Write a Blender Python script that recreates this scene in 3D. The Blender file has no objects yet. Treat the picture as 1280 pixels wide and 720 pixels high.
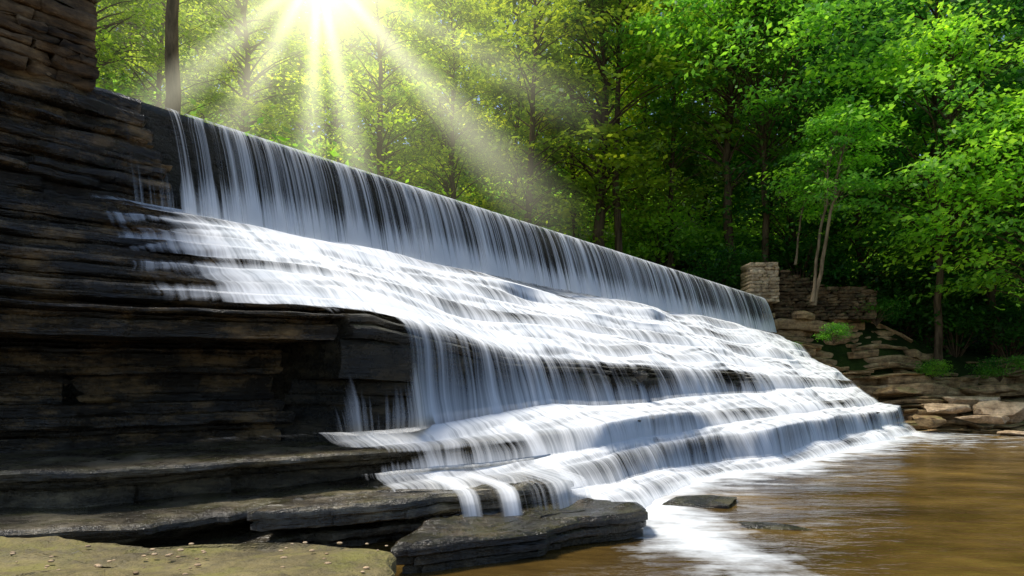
import bpy, bmesh, math, random
import numpy as np
from mathutils import Vector
C = bpy.context.scene.collection
R = math.radians
F = 1280*24/36
CAMZ = 1.5
def at(px, py, Y): return ((px-640)/F*Y, Y, CAMZ+(486-py)/F*Y)

# ---------------------------------------------------------------- noise
def _h(ix, iy, seed):
    n = (ix.astype(np.int64)*374761393 + iy.astype(np.int64)*668265263 + seed*1442695041) & 0xffffffff
    n = ((n ^ (n >> 13))*1274126177) & 0xffffffff
    n = (n ^ (n >> 16)) & 0xffffffff
    return n/4294967295.0
def vn(x, y, seed=0):
    x = np.asarray(x, float); y = np.asarray(y, float)
    x, y = np.broadcast_arrays(x, y)
    ix = np.floor(x); iy = np.floor(y); fx = x-ix; fy = y-iy
    fx = fx*fx*(3-2*fx); fy = fy*fy*(3-2*fy)
    a = _h(ix, iy, seed); b = _h(ix+1, iy, seed); c = _h(ix, iy+1, seed); d = _h(ix+1, iy+1, seed)
    return (a*(1-fx)+b*fx)*(1-fy)+(c*(1-fx)+d*fx)*fy
def fbm(x, y, seed=0, o=4):
    x = np.asarray(x, float); y = np.asarray(y, float)
    r = 0; a = 1; tot = 0
    for k in range(o):
        r = r+a*(vn(x, y, seed+k*17)-.5)*2; tot += a; a *= .5; x = x*2.03; y = y*2.03
    return r/tot
def blocks(s, seed, lo, hi):
    rng = np.random.RandomState(seed)
    e = [s[0]-1]
    while e[-1] < s[-1]+1: e.append(e[-1]+rng.uniform(lo, hi))
    v = rng.uniform(-1, 1, len(e))
    return v[np.clip(np.searchsorted(e, s), 0, len(e)-1)]
def sm(a, b, x):
    t = np.clip((np.asarray(x, float)-a)/(b-a), 0, 1); return t*t*(3-2*t)

# ---------------------------------------------------------------- mesh helpers
def npmesh(name, V, Fc, mat=None, smooth=True, sharp=None, uv=None, attrs=None):
    V = np.asarray(V, float).reshape(-1, 3); Fc = np.asarray(Fc, int)
    k = Fc.shape[1]; M = len(Fc)
    me = bpy.data.meshes.new(name)
    me.vertices.add(len(V)); me.vertices.foreach_set('co', V.ravel())
    me.loops.add(M*k); me.loops.foreach_set('vertex_index', Fc.ravel().astype(np.int32))
    me.polygons.add(M); me.polygons.foreach_set('loop_start', (np.arange(M)*k).astype(np.int32))
    me.update(calc_edges=True)
    if uv is not None:
        l = me.uv_layers.new(name='UVMap')
        l.data.foreach_set('uv', np.asarray(uv, float)[Fc.ravel()].ravel())
    for n, a in (attrs or {}).items():
        at_ = me.attributes.new(n, 'FLOAT', 'POINT'); at_.data.foreach_set('value', np.asarray(a, float).ravel())
    me.validate(); me.update()
    if smooth: me.shade_smooth()
    if sharp: me.set_sharp_from_angle(angle=R(sharp))
    if mat: me.materials.append(mat)
    return me
def link(name, me, parent=None):
    o = bpy.data.objects.new(name, me); C.objects.link(o)
    if parent: o.parent = parent
    return o
def tag(o, label, cat, group=None, kind=None):
    o['label'] = label; o['category'] = cat
    if group: o['group'] = group
    if kind: o['kind'] = kind
    return o
def empty(name, loc, rz=0):
    o = bpy.data.objects.new(name, None); C.objects.link(o); o.location = loc; o.rotation_euler.z = rz
    o.empty_display_size = .2
    return o
def gridfaces(nu, nv, off=0, closed=False):
    i = np.arange(nu-1)[:, None]; j = np.arange(nv if closed else nv-1)[None, :]
    a = i*nv+j; b = i*nv+(j+1) % nv; c = (i+1)*nv+(j+1) % nv; d = (i+1)*nv+j
    return np.stack([a, b, c, d], -1).reshape(-1, 4)+off
class MB:
    def __init__(s): s.v = []; s.f = []; s.n = 0
    def add(s, V, Fc):
        V = np.asarray(V, float).reshape(-1, 3); s.v.append(V); s.f.append(np.asarray(Fc, int)+s.n); s.n += len(V)
    def mesh(s, name, mat, **k): return npmesh(name, np.concatenate(s.v), np.concatenate(s.f), mat, **k)
    def tube(s, P, r, n=8):
        P = np.asarray(P, float); m = len(P); r = np.broadcast_to(r, (m,))
        T = np.gradient(P, axis=0); T /= np.linalg.norm(T, axis=1)[:, None]+1e-9
        ref = np.array([1., 0, 0]) if abs(T[0][0]) < .8 else np.array([0, 1., 0])
        A = np.cross(T, ref); A /= np.linalg.norm(A, axis=1)[:, None]; B = np.cross(T, A)
        th = np.arange(n)*2*math.pi/n
        V = P[:, None]+r[:, None, None]*(np.cos(th)[None, :, None]*A[:, None]+np.sin(th)[None, :, None]*B[:, None])
        s.add(V, gridfaces(m, n, 0, True))
    def box(s, c, ax, hx, hy, hz, rng, j=.02):
        """rough block: c centre, ax horizontal axis, half sizes"""
        ax = np.array([ax[0], ax[1], 0.]); ay = np.array([-ax[1], ax[0], 0.]); az = np.array([0, 0, 1.])
        b = .18*min(hx, hy, hz)
        pts = []
        for z, ins in ((-hz, b), (-hz+b, 0), (hz-b, 0), (hz, b)):
            for x, y in ((-1, -1), (-.33, -1), (.33, -1), (1, -1), (1, 1), (.33, 1), (-.33, 1), (-1, 1)):
                p = np.array(c)+ax*x*(hx-(ins if abs(x) == 1 else 0))+ay*y*(hy-ins)+az*z
                pts.append(p+rng.uniform(-j, j, 3)*np.array([1, 1, .5]))
        f = gridfaces(4, 8, 0, True).tolist()
        for o_ in (0, 24):
            q = [[0, 1, 6, 7], [1, 2, 5, 6], [2, 3, 4, 5]]
            for a in q: f.append([o_+i for i in (a[::-1] if o_ == 0 else a)])
        s.add(pts, f)

# ---------------------------------------------------------------- materials
class NT:
    def __init__(s, name):
        s.m = bpy.data.materials.new(name); s.m.use_nodes = True; s.t = s.m.node_tree; s.t.nodes.clear()
        s.out = s.t.nodes.new('ShaderNodeOutputMaterial')
    def n(s, typ, ins=None, **kw):
        nd = s.t.nodes.new('ShaderNode'+typ)
        for k, v in kw.items(): setattr(nd, k, v)
        for k, v in (ins or {}).items(): s.set(nd.inputs[k], v)
        return nd
    def set(s, sock, v):
        if hasattr(v, 'bl_idname') and hasattr(v, 'outputs'): v = v.outputs[0]
        if isinstance(v, bpy.types.NodeSocket): s.t.links.new(v, sock)
        else: sock.default_value = v
    def math(s, op, a, b=0., c=None, clamp=False):
        nd = s.t.nodes.new('ShaderNodeMath'); nd.operation = op; nd.use_clamp = clamp
        s.set(nd.inputs[0], a); s.set(nd.inputs[1], b)
        if c is not None: s.set(nd.inputs[2], c)
        return nd.outputs[0]
    def noise(s, vec, scale, detail=5, rough=.6, map_scale=None, rot=None):
        if map_scale or rot:
            mp = s.n('Mapping', {'Vector': vec})
            if map_scale: mp.inputs['Scale'].default_value = map_scale
            if rot: mp.inputs['Rotation'].default_value = rot
            vec = mp.outputs[0]
        nd = s.n('TexNoise', {'Vector': vec, 'Scale': scale, 'Detail': detail, 'Roughness': rough})
        return nd.outputs['Fac']
    def ramp(s, fac, stops):
        nd = s.n('ValToRGB', {'Fac': fac}); e = nd.color_ramp.elements
        while len(e) < len(stops): e.new(.5)
        for el, (p, c) in zip(e, stops):
            el.position = p; el.color = (*c, 1) if len(c) == 3 else c
        return nd.outputs['Color']
    def mr(s, v, a, b, c=0., d=1.):
        nd = s.n('MapRange', {'Value': v, 'From Min': a, 'From Max': b, 'To Min': c, 'To Max': d}); nd.clamp = True
        return nd.outputs[0]
    def mix(s, f, a, b, mode='MIX'):
        nd = s.t.nodes.new('ShaderNodeMix'); nd.data_type = 'RGBA'; nd.blend_type = mode
        s.set(nd.inputs[0], f); s.set(nd.inputs[6], a); s.set(nd.inputs[7], b)
        return nd.outputs[2]
    def surf(s, sh): s.set(s.out.inputs['Surface'], sh)
def c4(c): return (c[0], c[1], c[2], 1)

def rock_mat(name, dark, mid, light, moss=(.05, .065, .012), mossamt=.4, rlo=.25, rhi=.7, lay=6., sc=1.3, bump=.7, spec=.5):
    t = NT(name); tc = t.n('TexCoord').outputs['Object']
    n1 = t.noise(tc, sc, 6, .7, (1, 1, lay)); n2 = t.noise(tc, sc*1.6, 4, .65)
    a = t.math('ADD', t.math('MULTIPLY', n1, .6), t.math('MULTIPLY', n2, .4))
    b = t.noise(tc, 11, 4, .7)
    col = t.ramp(a, [(.38, dark), (.5, mid), (.64, light)])
    col = t.mix(.6, col, t.ramp(b, [(.3, (.3, .28, .25)), (.7, (1.35, 1.28, 1.15))]), 'MULTIPLY')
    geo = t.n('NewGeometry'); sep = t.n('SeparateXYZ', {0: geo.outputs['Normal']})
    up = t.mr(sep.outputs[2], .35, .95)
    mn = t.mr(t.noise(tc, 2.6, 5, .7), .45, .64)
    col = t.mix(t.math('MULTIPLY', t.math('MULTIPLY', up, mn), mossamt), col, c4(moss))
    ro = t.mr(t.math('ADD', t.math('MULTIPLY', n2, .6), t.math('MULTIPLY', b, .4)), .35, .65, rlo, rhi)
    h = t.math('ADD', t.noise(tc, 2.2, 5, .72, (1, 1, lay*1.8)), t.math('MULTIPLY', t.noise(tc, 14, 4, .72), .4))
    bp = t.n('Bump', {'Strength': bump, 'Distance': .07, 'Height': h})
    p = t.n('BsdfPrincipled', {'Base Color': col, 'Roughness': ro, 'Specular IOR Level': spec, 'Normal': bp.outputs[0]})
    t.surf(p); return t.m
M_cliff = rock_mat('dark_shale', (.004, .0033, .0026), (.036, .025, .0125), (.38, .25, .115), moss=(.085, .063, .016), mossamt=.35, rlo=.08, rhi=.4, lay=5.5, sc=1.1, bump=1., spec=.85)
M_ledge = rock_mat('slate_shelf', (.02, .0175, .013), (.10, .085, .06), (.34, .285, .19), moss=(.12, .11, .03), mossamt=.55, rlo=.12, rhi=.45, lay=4, bump=.9, spec=.7)
M_bed = rock_mat('wet_ledge', (.005, .005, .004), (.022, .019, .012), (.09, .07, .04), mossamt=.5, rlo=.12, rhi=.45)
M_slab = rock_mat('wet_slab', (.007, .006, .004), (.03, .024, .015), (.12, .09, .053), moss=(.055, .05, .012), mossamt=.8, rlo=.08, rhi=.36, lay=4, bump=.9, spec=.6)
M_mossy = rock_mat('mossy_slab', (.06, .045, .018), (.18, .145, .055), (.30, .245, .11), moss=(.19, .175, .028), mossamt=.85, rlo=.55, rhi=.9, lay=3, bump=.9)
M_bank = rock_mat('bank_shale', (.08, .05, .024), (.36, .24, .12), (.62, .45, .25), moss=(.06, .10, .014), mossamt=.75, rlo=.5, rhi=.9, lay=6, spec=.25)
M_pale = rock_mat('pale_rock', (.28, .19, .11), (.6, .44, .28), (.78, .61, .42), mossamt=.12, rlo=.45, rhi=.85, lay=4, spec=.25)
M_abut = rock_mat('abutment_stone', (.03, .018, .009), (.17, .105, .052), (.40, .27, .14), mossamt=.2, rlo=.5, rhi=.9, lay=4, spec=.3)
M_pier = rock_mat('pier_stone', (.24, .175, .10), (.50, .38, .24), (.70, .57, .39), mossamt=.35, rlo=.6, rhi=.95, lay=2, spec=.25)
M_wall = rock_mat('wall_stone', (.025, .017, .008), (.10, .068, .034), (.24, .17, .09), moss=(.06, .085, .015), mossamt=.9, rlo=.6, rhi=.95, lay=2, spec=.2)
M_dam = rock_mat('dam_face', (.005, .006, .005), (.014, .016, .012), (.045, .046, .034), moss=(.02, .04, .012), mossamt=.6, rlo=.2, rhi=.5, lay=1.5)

def simple_ground(name, stops, sc=1.5, rough=.9, spec=.1):
    t = NT(name); tc = t.n('TexCoord').outputs['Object']
    col = t.ramp(t.noise(tc, sc, 6, .7), stops)
    bp = t.n('Bump', {'Strength': .9, 'Distance': .15, 'Height': t.noise(tc, 4, 5, .7)})
    t.surf(t.n('BsdfPrincipled', {'Base Color': col, 'Roughness': rough, 'Specular IOR Level': spec, 'Normal': bp.outputs[0]})); return t.m
M_floor = simple_ground('forest_floor', [(.3, (.008, .016, .003)), (.5, (.02, .036, .006)), (.7, (.04, .06, .012))], .9)
M_river = simple_ground('river_bed', [(.3, (.02, .013, .006)), (.7, (.07, .045, .02))], 1.2, .6, .4)
def bark_mat(name, a, b):
    t = NT(name); tc = t.n('TexCoord').outputs['Object']
    n = t.noise(tc, 5, 4, .7, (1, 1, .2))
    bp = t.n('Bump', {'Strength': .6, 'Distance': .03, 'Height': n})
    t.surf(t.n('BsdfDiffuse', {'Color': t.ramp(n, [(.35, a), (.65, b)]), 'Normal': bp.outputs[0]})); return t.m
M_bark = bark_mat('bark', (.035, .024, .014), (.16, .112, .066))
M_paleb = bark_mat('pale_bark', (.10, .074, .043), (.28, .21, .13))

def leaf_mat():
    t = NT('leaves')
    oi = t.n('ObjectInfo'); at_ = t.n('Attribute', attribute_name='tint')
    f = at_.outputs['Fac']
    k = t.mr(f, 0, 1, .5, 1.5)
    comb = t.n('CombineColor', {0: t.math('MULTIPLY', k, t.mr(f, 0, 1, .75, 1.3)), 1: k, 2: t.mr(f, 0, 1, .9, .8)})
    col = t.mix(1., oi.outputs['Color'], comb.outputs[0], 'MULTIPLY')
    tr = t.mix(1., col, (2.1, 2.1, 1.2, 1), 'MULTIPLY')
    d = t.n('BsdfDiffuse', {'Color': col}); tl = t.n('BsdfTranslucent', {'Color': tr})
    g = t.n('BsdfGlossy', {'Color': (.8, .85, .8, 1), 'Roughness': .45})
    a = t.n('MixShader', {0: .55, 1: d.outputs[0], 2: tl.outputs[0]})
    b = t.n('MixShader', {0: .02, 1: a.outputs[0], 2: g.outputs[0]})
    t.surf(b); return t.m
M_leaf = leaf_mat()

def water_mat(name, us=6., vs=.28, contrast=2.3, bias=.33, lo=(.80, .85, .89), tlm=.3, bend=.6):
    t = NT(name); uv = t.n('UVMap').outputs[0]
    A = t.noise(uv, 1, 3, .55, (us, vs, 1)); B = t.noise(uv, 1, 2, .6, (us*4.5, vs*1.2, 1)); D = t.noise(uv, 1, 2, .5, (us*.28, vs*.5, 1))
    st = t.math('ADD', t.math('ADD', t.math('MULTIPLY', A, .43), t.math('MULTIPLY', B, .27)), t.math('MULTIPLY', D, .30))
    st = t.mr(st, .34, .66)
    cov = t.n('Attribute', attribute_name='cov').outputs['Fac']
    al = t.math('ADD', t.math('MULTIPLY', t.math('SUBTRACT', t.math('ADD', st, cov), 1.), contrast), bias, clamp=True)
    al = t.math('MULTIPLY', al, t.math('MULTIPLY', cov, 4., clamp=True), clamp=True)
    col = t.ramp(st, [(.1, lo), (.55, (.93, .945, .955))])
    # aerated water scatters light all round: the shading normal leans towards the sky
    geo = t.n('NewGeometry')
    m1 = t.n('VectorMath', {0: geo.outputs['Normal'], 3: 1-bend}, operation='SCALE')
    m2 = t.n('VectorMath', {0: m1.outputs[0], 1: (0, 0, bend)}, operation='ADD')
    m3 = t.n('VectorMath', {0: m2.outputs[0]}, operation='NORMALIZE')
    d = t.n('BsdfDiffuse', {'Color': col, 'Normal': m3.outputs[0]}); tl = t.n('BsdfTranslucent', {'Color': (.95, .965, .97, 1)})
    a = t.n('MixShader', {0: tlm, 1: d.outputs[0], 2: tl.outputs[0]})
    tp = t.n('BsdfTransparent')
    t.surf(t.n('MixShader', {0: al, 1: tp.outputs[0], 2: a.outputs[0]})); return t.m
M_curt = water_mat('curtain_water', 7., .09, 2.5, .24, (.88, .92, .95), .45, .4)
M_casc = water_mat('cascade_water', 4.8, .15, 1.15, .46, (.74, .80, .85), .16, .6)

def pool_mat():
    t = NT('pool_water'); tc = t.n('TexCoord').outputs['Object']
    n1 = t.noise(tc, .35, 5, .6, (1, 1.7, 1))
    col = t.ramp(n1, [(.33, (.035, .021, .006)), (.5, (.115, .069, .016)), (.68, (.28, .172, .042))])
    sep = t.n('SeparateXYZ', {0: tc})
    col = t.mix(t.mr(sep.outputs[1], 13, 4, 0, .5), col, (.03, .018, .006, 1))
    fo = t.n('Attribute', attribute_name='foam').outputs['Fac']
    st = t.math('ADD', t.math('MULTIPLY', t.noise(tc, 1, 5, .62, (.8, 3.2, 1), (0, 0, R(12))), .6), t.math('MULTIPLY', t.noise(tc, 2.4, 5, .65), .4))
    st = t.mr(st, .32, .68)
    al = t.math('ADD', t.math('MULTIPLY', t.math('SUBTRACT', t.math('ADD', st, fo), 1.), 1.25), .28, clamp=True)
    al = t.math('MULTIPLY', al, t.math('MULTIPLY', fo, 4., clamp=True), clamp=True)
    h = t.math('ADD', t.noise(tc, 1.5, 4, .5, (1, 2.4, 1)), t.math('MULTIPLY', t.noise(tc, 6, 3, .5, (1, 2., 1)), .2))
    bp = t.n('Bump', {'Strength': .26, 'Distance': .12, 'Height': h})
    p = t.n('BsdfPrincipled', {'Base Color': col, 'Roughness': .11, 'IOR': 1.33, 'Normal': bp.outputs[0]})
    w = t.n('BsdfDiffuse', {'Color': (.82, .85, .86, 1)})
    t.surf(t.n('MixShader', {0: al, 1: p.outputs[0], 2: w.outputs[0]})); return t.m
M_pool = pool_mat()

# ---------------------------------------------------------------- frame of the dam
D0 = np.array([-4.4, 8.94]); U = np.array([.618, .786]); N = np.array([.786, -.618])
def W(s, t, z):
    s, t, z = np.broadcast_arrays(s, t, z)
    return np.stack([D0[0]+U[0]*s+N[0]*t, D0[1]+U[1]*s+N[1]*t, z], -1)
def ST(x, y):
    x = np.asarray(x, float)-D0[0]; y = np.asarray(y, float)-D0[1]
    return x*U[0]+y*U[1], x*N[0]+y*N[1]
CREST = 5.15
NS = 8
SA = np.arange(-8, 23.61, .07)

# ---------------------------------------------------------------- step profile: lip position t_k(s), lip height, foot height
def steps(s):
    s = np.asarray(s, float)
    q = np.clip(.9-s, 0, 20)
    t5 = np.maximum(2.95-.494*q, .45)+sm(8, 16, s)*.35
    k = t5/3.0
    w = np.clip(k*1.1-.1, .1, 1)*(.35+.65*sm(.5, 4.5, s))
    wob = lambda sd, a, f=.5: a*1.3*fbm(s*f, 0*s+sd, sd, 3)+a*.5*blocks(s, sd+5, .45, 2.2)
    T = [.72*k+wob(1, .13)*w, 1.25*k+wob(2, .21)*w, 1.85*k+wob(3, .24)*w, 2.42*k+wob(4, .22)*w, t5+wob(5, .23)*(.35+.65*sm(1.5, 4, s))]
    t6 = np.where(s < .88, 3.5-.42*(.88-s), 3.5+.45*sm(.88, 4, s))+wob(6, .25)*(.5+.5*sm(1, 4, s))
    t7 = np.where(s < 2.66, 4.35-.26*(2.66-s), np.interp(s, [2.66, 5.6, 12, 22], [4.35, 4.1, 4.6, 4.95]))+wob(7, .26)*(.6+.4*sm(1, 5, s))
    t8 = t7+np.interp(s, [-2, 1, 2.4, 4.5, 7], [.5, .55, .6, .4, .3])+wob(8, .14)
    T += [t6, t7, t8]
    for i in range(1, NS): T[i] = np.maximum(T[i], T[i-1]+.16)
    zl5 = np.interp(s, [-8, .9, 1.6, 3.3, 8, 14, 23], [2.45, 2.42, 2.3, 2.02, 2.03, 1.85, 1.8])+.11*fbm(s*.6, 0, 31)*sm(.8, 3, s)
    zb5 = np.interp(s, [-8, 1, 3, 8, 12, 16, 23], [1.0, 1.02, 1.2, 1.25, 1.42, 1.5, 1.5])+.10*fbm(s*.5, 0, 32)*sm(2, 5, s)
    zl6 = np.interp(s, [-8, .9, 4, 23], [.88, .9, 1.05, 1.22])+.07*fbm(s*.6, 0, 33)*sm(1, 4, s)
    zb6 = np.interp(s, [-8, 2, 6, 23], [.6, .62, .78, .95])+.12*fbm(s*.5, 0, 34)*sm(3, 6, s)
    zl7 = zb6-.06-.06*(.5+.5*fbm(s*.7, 0, 35))
    zb7 = np.interp(s, [-8, 2.6, 4.2, 8, 23], [.28, .3, .25, .2, .3])+.08*fbm(s*.8, 0, 36)*sm(2, 5, s)
    zl8 = zb7-.05; zb8 = 0*s-.02
    zb5 = np.maximum(zb5, zl6+.03); zl5 = np.maximum(zl5, zb5+.08); zb6 = np.minimum(zb6, zl6-.02)
    top = 3.76; gap = top-zl5
    nz = lambda sd: .09*fbm(s*.6, 0*s+sd, sd, 3)*sm(-1, 2, s)
    Fr = [.07, .19, .31, .43, .55, .67, .79, .91]
    Fr = [np.clip(f+nz(200+i*7), .02, .96) for i, f in enumerate(Fr)]
    for i in range(1, 8): Fr[i] = np.maximum(Fr[i], Fr[i-1]+(.075 if i % 2 == 0 else .03))
    m = np.maximum(Fr[7]/.95, 1); Fr = [f/m for f in Fr]
    ZL = [top-gap*Fr[0], top-gap*Fr[2], top-gap*Fr[4], top-gap*Fr[6], zl5, zl6, zl7, zl8]
    ZB = [top-gap*Fr[1], top-gap*Fr[3], top-gap*Fr[5], top-gap*Fr[7], zb5, zb6, zb7, zb8]
    return T, ZL, ZB
TS, ZLS, ZBS = steps(SA)

# ---------------------------------------------------------------- strata
def warp(s, t): return .05*fbm(s*.6, t*.3, 301, 3)+.025*fbm(s*2.1, t*.8, 302, 3)
def layer(mb, place, s, f, z0, z1, back, seed, tilt=0.):
    h = z1-z0
    n1 = .04*fbm(s*3, z0+seed, seed+3); n2 = .04*fbm(s*3.7, z0+seed, seed+9)
    rows = [(f-back, z0-.004), (f-.07, z0-.004), (f-.02+n1, z0+.28*h), (f+n2, z0+.7*h), (f-.02+.5*n2, z1-.1*h), (f-.06, z1)]
    for d in (.16, .4, .8):
        rows.append((f-d, z1+.035*fbm((s)*2.5, (f-d)*2.5+seed, seed+11)))
    rows.append((f-back, z1+0*s))
    P = np.stack([place(s, a+0*s, b+0*s) for a, b in rows], 1)
    nv = len(rows); mb.add(P, gridfaces(len(s), nv))
    e = (len(s)-1)*nv; base = mb.n-len(s)*nv
    caps = []
    for b in (0, e):
        caps += [[b, b+1, b+8, b+9], [b+1, b+2, b+7, b+8], [b+2, b+3, b+6, b+7], [b+3, b+4, b+5, b+6]]
    mb.f.append(np.array(caps)+base)
def cut(z1, z0, th, seed):
    rng = np.random.RandomState(seed)
    H = float(np.mean(z1-z0)); n = max(1, int(round(H/th)))
    w = rng.uniform(.2, 1., n)**1.8+.1; w = np.concatenate([[0], np.cumsum(w)/w.sum()])
    return [(z1-(z1-z0)*w[i+1], z1-(z1-z0)*w[i]) for i in range(n)]
def strata(mb, i0, i1, ks, style):
    s = SA[i0:i1]
    wz = warp(s, 0*s)*sm(.9, -.3, s)
    for k in ks:
        f = TS[k][i0:i1]; z1 = ZLS[k][i0:i1]-.06; z0 = (ZBS[k] if k == NS-1 else np.minimum(ZBS[k], ZLS[k+1]))[i0:i1]-.25
        if k < 4: z1 = z1-.05*sm(-1.2, -.4, s)*sm(2.5, 1, s)
        if style == 'ledge':
            h = z1-z0
            lay = [(z1-.10-.03*fbm(s*.8, 0*s, 60+k), z1), (z1-.2, z1-.11), (z0, z1-.2)]
        else: lay = cut(z1, z0, .11 if style == 'cliff' else .14, 100+k)
        for i, (a, b) in enumerate(lay):
            sd = 1000*k+37*i
            r1 = np.random.RandomState(sd+1)
            jit = {'cliff': r1.uniform(-.4, .05), 'bed': r1.uniform(-.2, .08), 'ledge': (0, -.2, -.5)[min(i, 2)]}[style]
            amp, lo, hi = {'cliff': (.05, 1.2, 4.), 'bed': (.13, .3, 1.8), 'ledge': (.13, .5, 1.9)}[style]
            bl = blocks(SA, sd+2, lo, hi)[i0:i1]*amp+.12*fbm(SA*1.1, 0*SA+i, sd+4)[i0:i1]
            g = f-.06-(0 if i == 0 else 1)*.03+(jit if i else -.02)+bl*(1 if i else .8)
            if k == 4:
                rec = (1.45 if i > 2 else .25*max(i-1, 0))
                g = g-rec*sm(1.4, .4, s)*np.random.RandomState(sd+8).uniform(.85, 1.1)
            if k >= 5 and style == 'bed': g = g-.06*i
            layer(mb, W, s, g, a+wz, b+wz, (2.6 if k else .9), sd)
I1, I2 = 125, 153
mb = MB(); strata(mb, 0, I1, range(5), 'cliff')
ss = SA[SA <= .06]; wz = 1.6*warp(ss, 0*ss)*sm(0, -.8, ss)
cl = cut(0*ss+5.17, 0*ss+3.6, .12, 77)
for i, (a, b) in enumerate(cl):   # dark rock rising beside the dam, stepping down to the water
    sd = 9000+31*i
    g = .14+.08*blocks(ss, sd, .6, 2.)+.15*fbm(ss*1.3, 0*ss+i, sd)+np.random.RandomState(sd).uniform(-.14, .14)-.12*sm(-1.2, -.5, ss)
    lim = -.42+.5*(i/len(cl))**.8+np.random.RandomState(sd+5).uniform(-.12, .08)
    layer(mb, W, ss, np.maximum(g, .03)-.6*sm(lim, lim+.1, ss), a+wz, b+wz, 1.6, sd)
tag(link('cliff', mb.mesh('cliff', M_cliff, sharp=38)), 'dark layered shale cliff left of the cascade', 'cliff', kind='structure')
mb = MB(); strata(mb, 0, I2, range(5, 8), 'ledge')
tag(link('lower_ledges', mb.mesh('lower_ledges', M_ledge, sharp=38)), 'flat wet slate shelves stepping down below the cliff at lower left', 'rock ledges', kind='structure')
mb = MB(); strata(mb, I1-1, len(SA), range(5), 'bed'); strata(mb, I2-1, len(SA), range(5, 8), 'bed')
tag(link('cascade_ledges', mb.mesh('cascade_ledges', M_bed, sharp=38)), 'wet black stepped rock ledges under the cascading water', 'rock ledges', kind='structure')

# ---------------------------------------------------------------- dam
def ribbon(mb, s, prof):
    P = np.stack([W(s, a+0*s, b+0*s) for a, b in prof], 1)
    mb.add(P, gridfaces(len(s), len(prof), 0, True))
    n = len(prof); base = mb.n-len(s)*n; e = (len(s)-1)*n
    mb.f.append(np.array([[b, b+1, b+2, b+3] for b in (0, e)]+[[b, b+3, b+4, b+5] for b in (0, e)])+base)
s = np.arange(-1.3, 23.35, .2); mb = MB()
j = .02*fbm(s*1.5, 0, 5)
ribbon(mb, s, [(-1.0, 1.0), (-.02+j, 1.0), (-.06+j, CREST-.16), (-.02+j, CREST-.14), (-.02+j, CREST-.03), (-1.0, CREST-.03)])
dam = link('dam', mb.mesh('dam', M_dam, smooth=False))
tag(dam, 'long low dam wall with dark wet face behind the curtain of falling water', 'dam')

# curtain of water
def curtain():
    s = np.arange(-.95, 23.25, .03)
    V = []; Fc = []; UV = []; CV = []; n = 0
    for lay, (off, uo) in enumerate(((0., 0.), (-.12, 57.3))):
        q = np.linspace(0, 1, 18)
        tt = np.concatenate([[-.9, -.4, -.12], .02+.56*q**.75])
        foot = 3.70
        zz = np.concatenate([[CREST+.01]*2, [CREST+.005], CREST-.015-(CREST-foot)*q**1.35])
        S, Tt = np.meshgrid(s, tt, indexing='ij'); Z = np.broadcast_to(zz, S.shape).copy()
        qq = np.concatenate([[0, 0, 0], q]); Q = np.broadcast_to(qq, S.shape)
        Tt = Tt+off*np.clip(Q*5, 0, 1)+Q*.08*fbm(S*2.2, Q*.4, 60+lay, 3)
        Z = Z+.012*fbm(S*2.5, 0, 70+lay, 2)*(Q > 0)
        arc = np.concatenate([[0], np.cumsum(np.hypot(np.diff(tt), np.diff(zz)))])
        big = .5+.5*fbm(S*.5, 0*S, 80+lay, 3)
        cov = .40+.19*big+.16*sm(.2, 0, Q)+.40*sm(.62, 1, Q)-.02*sm(7, 0, S)
        cov = cov*(.35+.65*sm(-.25, -.05, S))*sm(-.95, -.8, S)*(1 if lay == 0 else .85)
        cov = np.where(Tt < -.05, .25, cov)
        cov += .3*sm(22.4, 23.1, S)
        P = W(S, Tt, Z)
        V.append(P.reshape(-1, 3)); Fc.append(gridfaces(len(s), len(tt), n)); n += P[..., 0].size
        UV.append(np.stack([S+uo, np.broadcast_to(arc, S.shape)+lay*3], -1).reshape(-1, 2)); CV.append(cov.ravel())
    me = npmesh('waterfall', np.concatenate(V), np.concatenate(Fc), M_curt, uv=np.concatenate(UV), attrs={'cov': np.concatenate(CV)})
    return link('waterfall', me)
tag(curtain(), 'thin curtain of silky white water falling over the dam crest', 'waterfall', kind='structure')

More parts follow.
